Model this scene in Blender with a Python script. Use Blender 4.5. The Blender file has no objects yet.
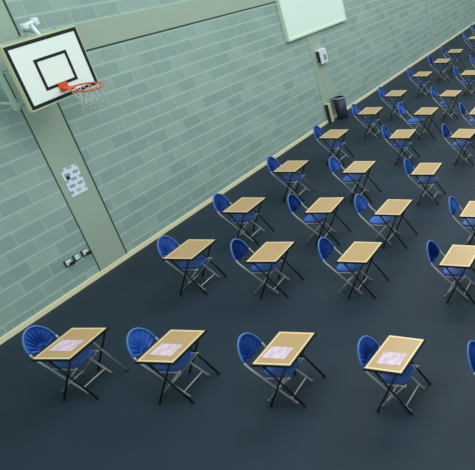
import bpy, bmesh, math
from mathutils import Vector, Matrix
C = bpy.context.scene.collection
PI = math.pi

# ------------------------------------------------------------------ materials
def mat(name, col, rough=.6, metal=0., spec=.5, noise=0., nscale=30., bump=0.):
    m = bpy.data.materials.new(name); m.use_nodes = True
    nt = m.node_tree; b = nt.nodes['Principled BSDF']
    b.inputs['Base Color'].default_value = (*col, 1)
    b.inputs['Roughness'].default_value = rough
    b.inputs['Metallic'].default_value = metal
    b.inputs['Specular IOR Level'].default_value = spec
    if noise or bump:
        tc = nt.nodes.new('ShaderNodeTexCoord'); n = nt.nodes.new('ShaderNodeTexNoise')
        n.inputs['Scale'].default_value = nscale; n.inputs['Detail'].default_value = 4
        nt.links.new(tc.outputs['Object'], n.inputs['Vector'])
        if noise:
            r = nt.nodes.new('ShaderNodeMapRange')
            r.inputs[3].default_value = 1 - noise; r.inputs[4].default_value = 1 + noise
            nt.links.new(n.outputs[0], r.inputs[0])
            mx = nt.nodes.new('ShaderNodeVectorMath'); mx.operation = 'MULTIPLY'
            mx.inputs[0].default_value = col
            nt.links.new(r.outputs[0], mx.inputs[1]); nt.links.new(mx.outputs[0], b.inputs['Base Color'])
        if bump:
            bp = nt.nodes.new('ShaderNodeBump'); bp.inputs['Strength'].default_value = bump
            nt.links.new(n.outputs[0], bp.inputs['Height']); nt.links.new(bp.outputs[0], b.inputs['Normal'])
    return m

def lin(r, g, b):
    f = lambda c: (c/255/12.92) if c/255 <= .04045 else ((c/255+.055)/1.055)**2.4
    return (f(r), f(g), f(b))

def block_mat():
    m = bpy.data.materials.new('painted_blockwork'); m.use_nodes = True
    nt = m.node_tree; N = nt.nodes.new; L = nt.links.new; b = nt.nodes['Principled BSDF']
    b.inputs['Roughness'].default_value = .75; b.inputs['Specular IOR Level'].default_value = .25
    tc = N('ShaderNodeTexCoord'); sp = N('ShaderNodeSeparateXYZ'); L(tc.outputs['Object'], sp.inputs[0])
    ad = N('ShaderNodeMath'); ad.operation = 'ADD'; L(sp.outputs[0], ad.inputs[0]); L(sp.outputs[1], ad.inputs[1])
    zo = N('ShaderNodeMath'); zo.operation = 'ADD'; zo.inputs[1].default_value = .04; L(sp.outputs[2], zo.inputs[0])
    cb = N('ShaderNodeCombineXYZ'); L(ad.outputs[0], cb.inputs[0]); L(zo.outputs[0], cb.inputs[1])
    br = N('ShaderNodeTexBrick'); L(cb.outputs[0], br.inputs['Vector'])
    br.inputs['Scale'].default_value = 1; br.inputs['Brick Width'].default_value = .48
    br.inputs['Row Height'].default_value = .241; br.inputs['Mortar Size'].default_value = .02
    br.inputs['Mortar Smooth'].default_value = .9; br.inputs['Bias'].default_value = -.1
    br.inputs['Color1'].default_value = (*lin(139, 166, 162), 1)
    br.inputs['Color2'].default_value = (*lin(155, 181, 175), 1)
    br.inputs['Mortar'].default_value = (*lin(160, 186, 179), 1)
    n = N('ShaderNodeTexNoise'); n.inputs['Scale'].default_value = 2.2; n.inputs['Detail'].default_value = 5
    L(cb.outputs[0], n.inputs['Vector'])
    r = N('ShaderNodeMapRange'); r.inputs[3].default_value = .85; r.inputs[4].default_value = 1.15
    L(n.outputs[0], r.inputs[0])
    mx = N('ShaderNodeVectorMath'); mx.operation = 'MULTIPLY'
    L(br.outputs['Color'], mx.inputs[0]); L(r.outputs[0], mx.inputs[1])
    # wider pale bed joints: distance to the nearest course line
    pp = N('ShaderNodeMath'); pp.operation = 'PINGPONG'; pp.inputs[1].default_value = .1205; L(zo.outputs[0], pp.inputs[0])
    fm = N('ShaderNodeMapRange'); fm.inputs[1].default_value = .014; fm.inputs[2].default_value = .032
    fm.inputs[3].default_value = .55; fm.inputs[4].default_value = 0; L(pp.outputs[0], fm.inputs[0])
    mm = N('ShaderNodeMix'); mm.data_type = 'RGBA'; L(fm.outputs[0], mm.inputs[0]); L(mx.outputs[0], mm.inputs[6])
    mm.inputs[7].default_value = (*lin(172, 196, 187), 1); L(mm.outputs[2], b.inputs['Base Color'])
    bp = N('ShaderNodeBump'); bp.inputs['Strength'].default_value = .25; bp.inputs['Distance'].default_value = .01
    L(br.outputs['Fac'], bp.inputs['Height']); L(bp.outputs[0], b.inputs['Normal'])
    return m

def poster_mat():
    m = bpy.data.materials.new('printed_notice'); m.use_nodes = True
    nt = m.node_tree; N = nt.nodes.new; L = nt.links.new; b = nt.nodes['Principled BSDF']
    b.inputs['Roughness'].default_value = .5
    tc = N('ShaderNodeTexCoord'); sp = N('ShaderNodeSeparateXYZ'); L(tc.outputs['Object'], sp.inputs[0])
    cb = N('ShaderNodeCombineXYZ'); L(sp.outputs[1], cb.inputs[0]); L(sp.outputs[2], cb.inputs[1])
    br = N('ShaderNodeTexBrick'); L(cb.outputs[0], br.inputs['Vector'])
    br.inputs['Scale'].default_value = 1; br.inputs['Brick Width'].default_value = .15
    br.inputs['Row Height'].default_value = .1; br.inputs['Mortar Size'].default_value = .029
    br.inputs['Mortar Smooth'].default_value = .3
    br.inputs['Color1'].default_value = (*lin(132, 156, 172), 1); br.inputs['Color2'].default_value = (*lin(176, 198, 214), 1)
    br.inputs['Mortar'].default_value = (*lin(226, 238, 250), 1)
    L(br.outputs['Color'], b.inputs['Base Color'])
    return m

def floor_mat():
    m = bpy.data.materials.new('dark_slate_flooring'); m.use_nodes = True
    nt = m.node_tree; N = nt.nodes.new; L = nt.links.new; b = nt.nodes['Principled BSDF']
    b.inputs['Roughness'].default_value = .62; b.inputs['Specular IOR Level'].default_value = .25
    tc = N('ShaderNodeTexCoord'); n = N('ShaderNodeTexNoise'); n.inputs['Scale'].default_value = .7
    n.inputs['Detail'].default_value = 3; L(tc.outputs['Object'], n.inputs['Vector'])
    n2 = N('ShaderNodeTexNoise'); n2.inputs['Scale'].default_value = 60; n2.inputs['Detail'].default_value = 2
    L(tc.outputs['Object'], n2.inputs['Vector'])
    ad = N('ShaderNodeMath'); ad.operation = 'MULTIPLY_ADD'; ad.inputs[1].default_value = .25
    L(n2.outputs[0], ad.inputs[0]); L(n.outputs[0], ad.inputs[2])
    cr = N('ShaderNodeValToRGB'); cr.color_ramp.elements[0].position = .4; cr.color_ramp.elements[1].position = .85
    cr.color_ramp.elements[0].color = (*lin(27, 43, 57), 1); cr.color_ramp.elements[1].color = (*lin(34, 52, 66), 1)
    L(ad.outputs[0], cr.inputs[0]); L(cr.outputs[0], b.inputs['Base Color'])
    return m

def paper_mat():
    m = bpy.data.materials.new('lilac_printed_paper'); m.use_nodes = True
    nt = m.node_tree; N = nt.nodes.new; L = nt.links.new; b = nt.nodes['Principled BSDF']
    b.inputs['Roughness'].default_value = .6
    tc = N('ShaderNodeTexCoord'); n = N('ShaderNodeTexNoise'); n.inputs['Scale'].default_value = 22
    mp = N('ShaderNodeMapping'); mp.inputs['Scale'].default_value = (1, .35, 1)
    L(tc.outputs['Object'], mp.inputs[0]); L(mp.outputs[0], n.inputs['Vector'])
    cr = N('ShaderNodeValToRGB'); cr.color_ramp.elements[0].position = .42; cr.color_ramp.elements[1].position = .58
    cr.color_ramp.elements[0].color = (*lin(190, 174, 192), 1); cr.color_ramp.elements[1].color = (*lin(212, 194, 208), 1)
    L(n.outputs[0], cr.inputs[0]); L(cr.outputs[0], b.inputs['Base Color'])
    return m

M = {
 'block': block_mat(), 'poster': poster_mat(), 'floor': floor_mat(), 'paper': paper_mat(),
 'concrete': mat('painted_concrete', lin(158, 178, 164), .7, 0, .25, .05, 3),
 'groove': mat('dark_joint', lin(62, 82, 78), .9, 0, .1),
 'skirt': mat('cream_skirting', lin(238, 236, 196), .5, 0, .4, .04, 4),
 'black_rim': mat('black_edging', lin(12, 15, 20), .6),
 'border': mat('pale_beech_border', lin(218, 200, 154), .26, 0, .6, .05, 12),
 'top': mat('tan_wood_top', lin(180, 151, 106), .28, 0, .6, .07, 18),
 'line': mat('brown_inlay', lin(140, 118, 82), .5),
 'leg': mat('black_leg_steel', lin(14, 20, 28), .45, .2),
 'grey_leg': mat('grey_leg_steel', lin(120, 128, 130), .4, .3),
 'chrome': mat('grey_chair_steel', lin(178, 184, 184), .35, .2),
 'blue': mat('blue_plastic', lin(28, 88, 184), .42, 0, .5, .04, 10),
 'blue_rim': mat('pale_blue_rim', lin(70, 118, 188), .4),
 'rubber': mat('black_rubber', lin(20, 24, 28), .8),
 'white': mat('white_board', lin(238, 253, 248), .35, 0, .4),
 'panelw': mat('white_panel_face', lin(226, 246, 238), .5, 0, .3),
 'panelf': mat('pale_panel_frame', lin(208, 228, 206), .5, 0, .3),
 'paint_black': mat('black_line_paint', lin(18, 28, 34), .5),
 'frame_steel': mat('pale_green_steel', lin(175, 205, 190), .4, .2),
 'edge_cream': mat('cream_board_edge', lin(190, 205, 165), .5),
 'orange': mat('orange_steel', lin(214, 84, 44), .4),
 'net': mat('white_net_cord', lin(190, 208, 204), .8),
 'navy': mat('navy_plastic', lin(22, 34, 66), .45),
 'bag': mat('grey_bin_bag', lin(120, 150, 150), .4),
 'white_plastic': mat('white_plastic', lin(215, 230, 238), .4),
 'grey_plastic': mat('grey_plastic', lin(130, 150, 160), .4),
 'dark_plastic': mat('dark_plastic', lin(30, 42, 42), .5),
}

# ------------------------------------------------------------------ helpers
def bx(bm, lo, hi, bev=0.):
    c = [(a+b)/2 for a, b in zip(lo, hi)]; s = [abs(b-a) for a, b in zip(lo, hi)]
    r = bmesh.ops.create_cube(bm, size=1, matrix=Matrix.Translation(c) @ Matrix.Diagonal((*s, 1)))
    if bev:
        es = list({e for v in r['verts'] for e in v.link_edges})
        bmesh.ops.bevel(bm, geom=es, offset=bev, segments=2, affect='EDGES', profile=.5)

def tube(bm, pts, r, seg=8, closed=False):
    pts = [Vector(p) for p in pts]; n = len(pts); rings = []
    prev = None
    for i, p in enumerate(pts):
        if closed: t = (pts[(i+1) % n]-pts[i-1]).normalized()
        else: t = (pts[min(i+1, n-1)]-pts[max(i-1, 0)]).normalized()
        a = prev if prev is not None else (Vector((0, 0, 1)) if abs(t.z) < .9 else Vector((1, 0, 0)))
        u = (a - t*a.dot(t)).normalized(); prev = u; w = t.cross(u)
        rings.append([bm.verts.new(p+(u*math.cos(2*PI*k/seg)+w*math.sin(2*PI*k/seg))*r) for k in range(seg)])
    for i in range(n if closed else n-1):
        A, B = rings[i], rings[(i+1) % n]
        for k in range(seg): bm.faces.new((A[k], A[(k+1) % seg], B[(k+1) % seg], B[k]))
    if not closed:
        bm.faces.new(rings[0][::-1]); bm.faces.new(rings[-1])

def bez(a, b, c, n=6):
    a, b, c = Vector(a), Vector(b), Vector(c)
    return [a*(1-t)**2+b*2*t*(1-t)+c*t*t for t in [i/n for i in range(n+1)]]

def lathe(bm, prof, seg=28, c=(0, 0)):
    rings = [[bm.verts.new((c[0]+r*math.cos(2*PI*k/seg), c[1]+r*math.sin(2*PI*k/seg), z)) for k in range(seg)] for r, z in prof]
    for A, B in zip(rings, rings[1:]):
        for k in range(seg): bm.faces.new((A[k], A[(k+1) % seg], B[(k+1) % seg], B[k]))

def obj(name, bm, m, parent=None, smooth=False):
    bmesh.ops.recalc_face_normals(bm, faces=bm.faces)
    me = bpy.data.meshes.new(name); bm.to_mesh(me); bm.free(); me.materials.append(m)
    if smooth:
        for p in me.polygons: p.use_smooth = True
    o = bpy.data.objects.new(name, me); C.objects.link(o)
    if parent: o.parent = parent
    return o

def NB(): return bmesh.new()
def box_obj(name, lo, hi, m, parent=None, bev=0.):
    b = NB(); bx(b, lo, hi, bev); return obj(name, b, m, parent)
def tube_obj(name, pts, r, m, parent=None, seg=8, closed=False):
    b = NB(); tube(b, pts, r, seg, closed); return obj(name, b, m, parent, True)
def tag(o, label, cat, group=None):
    o['label'] = label; o['category'] = cat
    if group: o['group'] = group
    return o
def thing(name, loc=(0, 0, 0), rz=0):
    o = bpy.data.objects.new(name, None); C.objects.link(o); o.location = loc; o.rotation_euler = (0, 0, rz)
    o.empty_display_size = .2
    return o
def struct(o, label=None):
    o['kind'] = 'structure'
    if label: o['label'] = label
    return o
def dup(root):
    r = root.copy(); C.objects.link(r)
    for ch in list(root.children):
        c = ch.copy(); C.objects.link(c); c.parent = r
        for g in list(ch.children):
            d = g.copy(); C.objects.link(d); d.parent = c
    return r

# ------------------------------------------------------------------ hall shell
WX = -9.52
Y0, Y1 = 0.6, 42.0
struct(box_obj('floor', (WX-.3, Y0, -.1), (8, Y1, 0), M['floor']), 'dark blue-grey sports hall floor')
struct(box_obj('wall_left', (WX-.3, Y0, 0), (WX, Y1, 7.5), M['block']), 'long grey-green painted blockwork wall of the hall')
struct(box_obj('wall_far', (WX-.3, Y1, 0), (8, Y1+.3, 7.5), M['block']), 'far end blockwork wall of the hall')
struct(box_obj('baseboard_left', (WX, Y0, 0), (WX+.025, Y1, .08), M['skirt']), 'cream skirting strip along the foot of the blockwork wall')
n = 0
def trim(lo, hi, m, lab):
    global n; n += 1
    struct(box_obj('trim_%d' % n, lo, hi, m), lab)
# flush concrete columns with dark joints, and the ring beam
PX = WX+.012
trim((WX, 7.61, .08), (PX, 8.16, 3.60), M['concrete'], 'flush concrete column under the backboard')
trim((WX, 7.61, 4.05), (PX, 8.06, 7.4), M['concrete'], 'flush concrete column above the backboard')
trim((WX, 7.596, .08), (WX+.006, 7.61, 3.60), M['groove'], 'thin dark joint left of the concrete column')
trim((WX, 8.16, .08), (WX+.006, 8.195, 3.60), M['groove'], 'dark joint right of the concrete column')
trim((WX, 8.06, 4.05), (WX+.006, 8.10, 7.4), M['groove'], 'dark joint of the column above the ring beam')
trim((WX, 15.68, .08), (PX, 16.38, 3.60), M['concrete'], 'flush concrete column behind the bin')
trim((WX, 25.35, .08), (PX, 25.75, 3.60), M['concrete'], 'flush concrete column far along the wall')
trim((WX, 33.5, .08), (PX, 34.0, 3.60), M['concrete'], 'farthest flush concrete column')
trim((WX, Y0, 3.63), (PX, Y1, 4.05), M['concrete'], 'horizontal concrete beam across the blockwork wall')
trim((WX, 8.2, 3.60), (WX+.006, Y1, 3.63), M['groove'], 'dark joint under the concrete beam')

# ------------------------------------------------------------------ white panel high on the wall
t = tag(thing('wall_panel', (WX, 16.35, 2.6)), 'large blank white panel fixed high on the wall above the bin', 'panel')
box_obj('board', (.02, -1.60, .05), (.07, 1.62, 2.0), M['panelw'], t)
b = NB(); bx(b, (0, -1.64, 0), (.09, 1.66, .05)); bx(b, (0, -1.64, 2.0), (.09, 1.66, 2.05))
bx(b, (0, -1.64, .05), (.09, -1.60, 2.0)); bx(b, (0, 1.62, .05), (.09, 1.66, 2.0)); obj('frame', b, M['panelf'], t)

# ------------------------------------------------------------------ notice, box, sockets
nt = box_obj('notice', (WX+.012, 7.72, 1.48), (WX+.016, 8.02, 1.97), M['poster'])
tag(nt, 'white printed notice with rows of grey print taped to the column', 'notice')
nt2 = box_obj('picture', (.0, -.032, -.03), (.002, .032, .03), M['dark_plastic'], nt)
nt2.location = (WX+.0165, 7.79, 1.80); nt2['label'] = 'small dark printed block'

t = tag(thing('wall_box', (WX+.012, 16.14, 1.70)), 'white box with a grey window mounted on the column below the white panel', 'box')
box_obj('case', (0, -.19, 0), (.12, .19, .40), M['white_plastic'], t, .012)
box_obj('grey_window', (.121, -.03, .08), (.126, .11, .24), M['grey_plastic'], t)
box_obj('dark_side', (.015, -.202, .03), (.10, -.191, .36), M['dark_plastic'], t)  # thin dark slab covering the left side of the white case

def socket(y, lab, wide, dark):
    t = tag(thing('wall_socket', (WX, y, .54)), lab, 'socket', 'sockets low on the wall beside the column')
    box_obj('back_box', (0, -wide/2-.012, -.056), (.018, wide/2+.012, .052), M['dark_plastic'], t)
    box_obj('face_plate', (.019, -wide/2, -.036), (.036, wide/2, .048), M['white_plastic'], t, .004)
    if dark: box_obj('plug', (.038, -.01, -.055), (.075, wide/2+.02, -.002), M['rubber'], t, .008)
socket(7.17, 'white wall socket farthest left of the three beside the column', .09, True)
socket(7.33, 'plain white wall socket in the middle of the three beside the column', .075, False)
socket(7.49, 'wall socket with a black plug, nearest the concrete column', .085, True)

# ------------------------------------------------------------------ bin and upright board
t = tag(thing('litter_bin', (-9.27, 16.2, 0)), 'round navy blue litter bin standing on the floor against the wall', 'bin')
b = NB(); lathe(b, [(.001, .0), (.15, .0), (.155, .02), (.18, .62), (.168, .62), (.148, .03), (.001, .025)]); obj('body', b, M['navy'], t, True)
b = NB(); lathe(b, [(.170, .60), (.190, .60), (.192, .655), (.172, .66), (.160, .645), (.170, .60)]); obj('rim', b, M['bag'], t, True)
b = NB(); lathe(b, [(.162, .64), (.155, .45), (.150, .35), (.001, .33)]); obj('bin_bag', b, M['dark_plastic'], t, True)
t = tag(thing('upright_box', (WX+.03, 15.80, 0)), 'narrow upright cream box with a dark side beside the navy bin', 'box')
box_obj('case', (0, -.06, 0), (.10, .09, .56), M['edge_cream'], t, .006)
box_obj('side_panel', (.005, -.085, .01), (.095, -.061, .55), M['dark_plastic'], t)

# ------------------------------------------------------------------ basketball backboard
BB = thing('basketball_backboard', (-8.716, 7.682, 3.663))
BB.rotation_euler = (math.radians(3.16), math.radians(3.43), math.radians(2.5))
tag(BB, 'white basketball backboard with black lines and orange hoop mounted on the wall', 'basketball hoop')
w, h = .6, .45
box_obj('board', (-.022, -w, -h), (0, w, h), M['white'], BB)
b = NB(); k = .05; e = .004
ZI = .0
bx(b, (0, -w+ZI, h-k-ZI), (e, w-ZI, h-ZI)); bx(b, (0, -w+ZI, -h+ZI), (e, w-ZI, -h+k+ZI))
bx(b, (0, -w+ZI, -h+k+ZI), (e, -w+k+ZI, h-k-ZI)); bx(b, (0, w-k-ZI, -h+k+ZI), (e, w-ZI, h-k-ZI)); obj('border_line', b, M['paint_black'], BB)
b = NB(); s0, s1, z0, z1 = -.27, .29, -.27, .185; k = .042
bx(b, (0, s0, z1-k), (e, s1, z1)); bx(b, (0, s0, z0), (e, s1, z0+k))
bx(b, (0, s0, z0+k), (e, s0+k, z1-k)); bx(b, (0, s1-k, z0+k), (e, s1, z1-k)); obj('target_square', b, M['paint_black'], BB)
b = NB(); bx(b, (-.05, -w-.012, h), (.006, w+.012, h+.016)); bx(b, (-.05, -w-.012, -h-.02), (.006, w+.012, -h))
bx(b, (-.05, -w-.014, -h), (.003, -w, h)); bx(b, (-.05, w, -h), (.003, w+.014, h)); obj('edge_trim', b, M['edge_cream'], BB)
hz = -.285
b = NB(); bx(b, (.004, -.075, hz-.075), (.02, .075, hz+.05), .004); bx(b, (.02, -.055, hz-.045), (.15, .055, hz-.01), .006); obj('hoop_bracket', b, M['orange'], BB)
RC = (.17+.20, .03, hz); RR = .2
hoop = tube_obj('hoop', [(RC[0]+RR*math.cos(2*PI*i/32), RR*math.sin(2*PI*i/32), hz) for i in range(32)], .014, M['orange'], BB, 8, True)
b = NB()
def netp(a, q):
    r = RR*(.97-.42*q**.8); return (RC[0]+r*math.cos(a), r*math.sin(a), hz-.015-.28*q)
S = 12
for i in range(S):
    for d in (1, -1):
        tube(b, [netp(2*PI*(i+d*q*2)/S, q) for q in [j/8 for j in range(9)]], .0055, 5)
tube(b, [netp(2*PI*i/24, 1) for i in range(24)], .005, 5, True)
obj('net', b, M['net'], BB, True)
# frame behind the board and arms back to the wall
b = NB()
for yy in (-.56, .56): bx(b, (-.30, yy-.025, -h-.02), (-.25, yy+.025, h+.0))
for zz in (-.42, .40): bx(b, (-.298, -.53, zz-.025), (-.242, .53, zz+.025))
for yy in (-.4, .4):
    for zz in (-.42, .40): bx(b, (-.242, yy-.02, zz-.02), (-.022, yy+.02, zz+.02))
obj('back_frame', b, M['frame_steel'], BB)
for yy in (-.50, .50):
    b = NB(); tube(b, [(-.27, yy, -.40), (-.77, yy, -.40)], .025); tube(b, [(-.27, yy, .38), (-.74, yy, .38)], .025)
    tube(b, [(-.29, yy, -.36), (-.74, yy, .34)], .018); obj('support_arm', b, M['frame_steel'], BB, True)
b = NB(); tube(b, [(-.04, .05, .40), (-.12, .05, .60)], .026); tube(b, [(-.125, -.06, .61), (-.125, .16, .64)], .03)
bx(b, (-.16, .10, .585), (-.09, .17, .68), .006); bx(b, (-.16, -.08, .57), (-.09, -.01, .64), .006); obj('clamp_post', b, M['white_plastic'], BB, True)

# ------------------------------------------------------------------ exam desk prototype (seated side faces -x)
def make_desk():
    t = thing('exam_desk'); W, D, T = .30, .24, .725
    tp = box_obj('table_top', (-D+.034, -W+.034, T-.018), (D-.034, W-.034, T+.0005), M['top'], t)
    b = NB(); z0, z1 = T-.0185, T
    for (a, c) in (((-D, -W), (D, -W+.03)), ((-D, W-.03), (D, W)), ((-D, -W+.03), (-D+.03, W-.03)), ((D-.03, -W+.03), (D, W-.03))):
        bx(b, (*a, z0), (*c, z1))
    obj('border', b, M['border'], tp)
    b = NB()
    for (a, c) in (((-D+.03, -W+.03), (D-.03, -W+.034)), ((-D+.03, W-.034), (D-.03, W-.03)), ((-D+.03, -W+.034), (-D+.034, W-.034)), ((D-.034, -W+.034), (D-.03, W-.034))):
        bx(b, (*a, z0), (*c, z1-.001))
    obj('inlay_line', b, M['line'], tp)
    b = NB(); q = .015
    for (a, c) in (((-D-q, -W-q), (D+q, -W)), ((-D-q, W), (D+q, W+q)), ((-D-q, -W), (-D, W)), ((D, -W), (D+q, W))):
        bx(b, (*a, T-.03), (*c, T-.002))
    obj('edge_band', b, M['black_rim'], tp)
    for s in (-1, 1):
        y = s*.286
        for d in (-1, 1):
            yy = y - s*(.026 if d > 0 else 0)
            lg = tube_obj('leg', [(-d*.17, yy, .69), (d*.215, yy, .022)], .0125, M['leg'], t)
            c = box_obj('foot_cap', (d*.219-.017, yy-.013, 0), (d*.219+.017, yy+.013, .026), M['rubber'], lg, .004)
        bx_ = NB(); bx(bx_, (-.2, y-.012-(.012 if s > 0 else -.012), .682), (.2, y+.012-(.012 if s > 0 else -.012), .706)); obj('top_rail', bx_, M['leg'], t)
    for d in (-1, 1):
        tube_obj('stretcher', [(d*.17, -.26, .675), (d*.17, .26, .675)], .009, M['leg'], t)
    return t

# ------------------------------------------------------------------ folding chair prototype (sitter faces +x)
HY = .192
def make_chair():
    t = thing('folding_chair')
    bend = lambda s: (-.335, s*HY, .585)
    for s in (-1, 1):
        lg = tube_obj('leg', [(.15, s*HY, .02)]+bez((-.295, s*HY, .56), (-.335, s*HY, .607), (-.352, s*HY, .66), 5), .0125, M['chrome'], t)
        box_obj('foot_cap', (.135, s*HY-.013, 0), (.167, s*HY+.014, .03), M['grey_leg'], lg, .004)
        yy = s*(HY-.028)
        rl = tube_obj('leg', [(.15, yy, .425), (-.235, yy, .02)], .0105, M['chrome'], t)
        box_obj('foot_cap', (-.252, yy-.013, 0), (-.220, yy+.013, .03), M['grey_leg'], rl, .004)
    th = [PI*i/20 for i in range(21)]
    tube_obj('back_frame', [(-.352-.078*math.sin(a), -HY*math.cos(a), .645+.28*math.sin(a)) for a in th], .0125, M['blue_rim'], t)
    tube_obj('crossbar', [(.098, -HY, .085), (.098, HY, .085)], .0095, M['chrome'], t)
    tube_obj('crossbar', [(-.175, -HY+.028, .084), (-.175, HY-.028, .084)], .009, M['chrome'], t)
    # fan-shaped backrest: polar grid with slots and radial ribs
    b = NB(); NT, NR = 54, 12; g = {}
    def bp(i, j):
        a = PI*i/NT; q = j/NR
        y = -(HY-.012)*math.cos(a)*(.16+.84*q); z = .60+.045*abs(math.cos(a))*q+.31*math.sin(a)*(.08+.92*q)
        x = -.338-.078*(z-.60)/.29 - .028*(1-(y/HY)**2)
        rib = .011*math.cos(2*PI*i/6)*math.sin(PI*min(1, q*1.05)) if .2 < q < .9 else 0
        return (x+rib, y, z)
    for i in range(NT+1):
        for j in range(NR+1): g[i, j] = b.verts.new(bp(i, j))
    for i in range(NT):
        for j in range(NR):
            b.faces.new((g[i, j], g[i+1, j], g[i+1, j+1], g[i, j+1]))
    bmesh.ops.solidify(b, geom=b.faces[:], thickness=.008)
    br = obj('backrest', b, M['blue'], t, True)
    # dished rounded seat with a raised rim
    b = NB(); NS = 40; rings = []
    def sp(a, q):
        ca, sa = math.cos(a), math.sin(a); n_ = 3.4
        r = (abs(ca)**n_+abs(sa)**n_)**(-1/n_)
        x = -.045+.20*r*ca*q; y = .176*r*sa*q*(1-.12*(ca*q)*(-1 if ca < 0 else .2))
        return x, y
    qs = [.05, .3, .55, .75, .88, .95, 1.0]; zs = [.432, .432, .434, .438, .447, .45, .436]
    for q, z in zip(qs, zs):
        rings.append([b.verts.new((*sp(2*PI*k/NS, q), z)) for k in range(NS)])
    for q, z in ((.97, .42), (.5, .416), (.05, .416)):
        rings.append([b.verts.new((*sp(2*PI*k/NS, q), z)) for k in range(NS)])
    for A, B in zip(rings, rings[1:]):
        for k in range(NS): b.faces.new((A[k], A[(k+1) % NS], B[(k+1) % NS], B[k]))
    b.faces.new(rings[0]); b.faces.new(rings[-1][::-1])
    st = obj('seat', b, M['blue'], t, True)
    for s in (-1, 1): tube_obj('seat_rail', [(-.20, s*(HY-.013), .41), (.16, s*(HY-.013), .41)], .009, M['chrome'], t)
    return t

# (row, column), desk x, y, turn in degrees, chair offset x, y from the desk, extra chair turn
SP = [((1,1),-7.332,5.101,3.9,-.12,.05,-2),((1,2),-5.945,5.143,1.5,-.09,.08,2),((1,3),-4.449,5.196,1.0,-.09,-.01,2),((1,4),-3.003,5.193,-6.1,.0,-.03,3),
 ((2,1),-7.422,7.41,2.0,-.06,.06,0),((2,2),-5.995,7.402,3.5,-.19,.12,3),((2,3),-4.509,7.472,-.2,-.24,.06,4),((2,4),-2.844,7.449,-2.7,-.11,.05,4),
 ((3,1),-7.513,8.996,1.4,-.13,.05,1),((3,2),-5.934,9.056,3.7,-.25,.04,2),((3,3),-4.583,9.026,-.5,-.30,.13,-2),((3,4),-2.996,9.015,-1.0,-.10,.05,0),
 ((4,1),-7.636,10.824,1.9,-.07,.06,2),((4,2),-6.086,10.835,2.1,-.22,.09,-1),((4,3),-4.572,10.78,1.9,-.05,.16,3),((4,4),-3.0,10.9,0,-.12,.05,1),
 ((5,1),-7.678,12.832,.6,-.05,.02,0),((5,2),-5.915,12.865,3.7,-.08,.11,2),((5,3),-4.38,12.917,-3.3,-.12,.15,3),
 ((6,1),-7.544,14.659,3.5,-.05,-.03,1),((6,2),-5.945,14.643,-1.4,-.36,.25,0),((6,3),-4.44,14.67,0,-.15,.05,2),
 ((7,1),-7.494,16.337,2.0,-.06,-.05,1),((7,2),-5.784,16.319,-3.5,-.16,0,4),
 ((8,1),-7.463,18.587,.1,-.08,.02,0),((8,2),-5.87,18.73,0,-.12,0,3),
 ((9,1),-7.403,20.452,2.4,-.06,-.08,1),((9,2),-5.80,20.45,1,-.12,0,2),
 ((10,1),-7.396,22.059,4.0,-.11,-.03,1),((10,2),-5.85,22.2,0,-.35,.1,2),
 ((11,1),-7.30,24.6,1,-.1,0,1),((12,1),-7.5,26.5,0,-.1,0,2)]
ORD = ['', 'front', 'second', 'third', 'fourth', 'fifth', 'sixth', 'seventh', 'eighth', 'ninth', 'tenth', 'eleventh', 'twelfth']
COL = ['', 'nearest the wall', 'second from the wall', 'third from the wall', 'fourth from the wall']
desk0 = chair0 = None; desks = {}
for (row, col), x, y, a, cx, cy, ca in SP:
    desk0 = desk0 or make_desk(); chair0 = chair0 or make_chair()
    first = (row, col) == (1, 1)
    d = desk0 if first else dup(desk0)
    c = chair0 if first else dup(chair0)
    desks[row, col] = d
    d.location = (x, y, 0); d.rotation_euler = (0, 0, math.radians(a))
    ra = math.radians(a); cx += .03; cy -= .02
    lx = math.cos(ra)*cx+math.sin(ra)*cy; ly = max(-.03, min(.03, -math.sin(ra)*cx+math.cos(ra)*cy))   # pushed in between the desk legs
    c.location = (x+math.cos(ra)*lx-math.sin(ra)*ly, y+math.sin(ra)*lx+math.cos(ra)*ly, 0)
    c.rotation_euler = (0, 0, math.radians(a+max(-1.2, min(1.2, ca))))
    where = 'front row, %s' % COL[col] if row == 1 else '%s row from front, %s' % (ORD[row], COL[col])
    tag(d, ('tan folding exam desk holding a lilac paper, ' if row == 1 else 'bare tan folding exam desk, ')+where, 'desk', 'exam desks set out in rows')
    tag(c, 'blue fan-back folding chair, '+where, 'chair', 'blue folding chairs at the exam desks')
# the front-row chair whose desk stands outside the picture
c = dup(chair0); c.location = (-1.62, 5.20, 0); c.rotation_euler = (0, 0, math.radians(1))
tag(c, 'blue fan-back folding chair cut off by the right edge, front row, fifth from the wall', 'chair', 'blue folding chairs at the exam desks')
d = dup(desk0); d.location = (-1.42, 5.21, 0); d.rotation_euler = (0, 0, 0)
tag(d, 'bare tan folding exam desk, front row, fifth from the wall', 'desk', 'exam desks set out in rows')

for (row, col) in ((1, 1), (4, 1)):              # two desks with a pale far leg
    for ch in desks[row, col].children:
        if not ch.name.startswith('leg'): continue
        if row == 1: ch.location.x = .05
        if ch.data.vertices[0].co.y > 0 and max(v.co.x for v in ch.data.vertices if v.co.z < .1) > .1:
            ch.data = ch.data.copy(); ch.data.materials[0] = M['grey_leg']; ch['label'] = 'pale grey leg'

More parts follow.
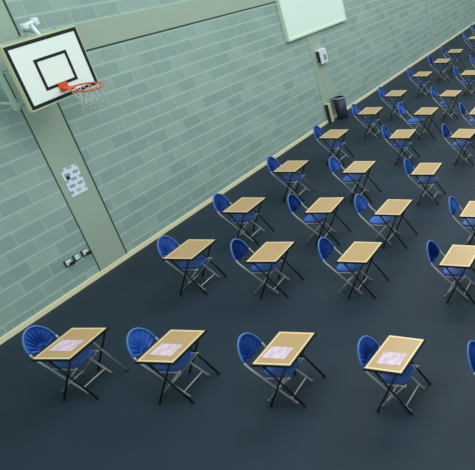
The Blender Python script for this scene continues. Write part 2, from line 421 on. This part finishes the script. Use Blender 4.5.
# ------------------------------------------------------------------ papers on the front-row desks
def paper_corner(i, pts):
    (r, x, y, a) = (SP[i][0], SP[i][1], SP[i][2], math.radians(SP[i][3]))
    cx = sum(p[0] for p in pts)/4; cy = sum(p[1] for p in pts)/4
    # rectangle from mean edges
    e1 = Vector(((pts[3][0]-pts[0][0]+pts[2][0]-pts[1][0])/2, (pts[3][1]-pts[0][1]+pts[2][1]-pts[1][1])/2))
    ang = math.atan2(e1.y, e1.x)
    X = x+math.cos(a)*cx-math.sin(a)*cy; Y = y+math.sin(a)*cx+math.cos(a)*cy
    return X, Y, a+ang
PAP = [(0, [(-.15,-.15),(-.17,.05),(.11,.06),(.16,-.17)]), (1, [(-.15,-.18),(-.20,.03),(.12,.02),(.17,-.20)]),
       (2, [(-.19,-.18),(-.20,.01),(.12,0),(.13,-.20)]), (3, [(-.13,-.20),(-.16,-.01),(.15,.01),(.17,-.18)])]
pl = ['lilac printed exam paper on the front-row desk nearest the wall', 'lilac printed exam paper on the front-row desk second from the wall',
      'lilac printed exam paper on the front-row desk third from the wall', 'lilac printed exam paper on the front-row desk fourth from the wall']
for k, (i, pts) in enumerate(PAP):
    X, Y, A = paper_corner(i, pts)
    p = box_obj('exam_paper', (-.15, -.105, 0), (.15, .105, .003), M['paper'])
    p.location = (X, Y, .7257); p.rotation_euler = (0, 0, A)
    tag(p, pl[k], 'paper', 'exam papers on the front row')

# ------------------------------------------------------------------ light
def area(name, loc, sx, sy, e, col):
    l = bpy.data.lights.new(name, 'AREA'); l.shape = 'RECTANGLE'; l.size = sx; l.size_y = sy; l.energy = e; l.color = col
    o = bpy.data.objects.new(name, l); C.objects.link(o); o.location = loc; return o
for i, y in enumerate((5, 12, 19, 26, 34)):
    area('hall_light', (-3.5, y, 8.0), 7, 3, 330, (1, .98, .93))
w_ = bpy.data.worlds.new('World'); bpy.context.scene.world = w_; w_.use_nodes = True
bg = w_.node_tree.nodes['Background']; bg.inputs[0].default_value = (.86, 1.0, .98, 1); bg.inputs[1].default_value = .70

# ------------------------------------------------------------------ camera
R3 = [[0.9941724992963252, 0.10286628831335523, -0.032242338183386045],
      [0.01840660180767343, -0.4566800442171402, -0.889440573744938],
      [-0.1062178829236956, 0.8836638862952726, -0.4559121597465279]]
cam = bpy.data.cameras.new('camera'); co = bpy.data.objects.new('camera', cam); C.objects.link(co)
r, dn, f = (Vector(v) for v in R3)
m = Matrix((r, -dn, -f)).transposed().to_4x4(); m.translation = (0, 0, 5.513210812431881)
co.matrix_world = m
cam.sensor_fit = 'HORIZONTAL'; cam.sensor_width = 36; cam.lens = 577.996/475*36
cam.shift_x = (237.5-582.295)/475; cam.shift_y = (203.958-235)/475
cam.clip_end = 200
sc = bpy.context.scene; sc.camera = co
sc.view_settings.view_transform = 'Standard'; sc.view_settings.look = 'None'
sc.view_settings.exposure = 0; sc.view_settings.gamma = 1
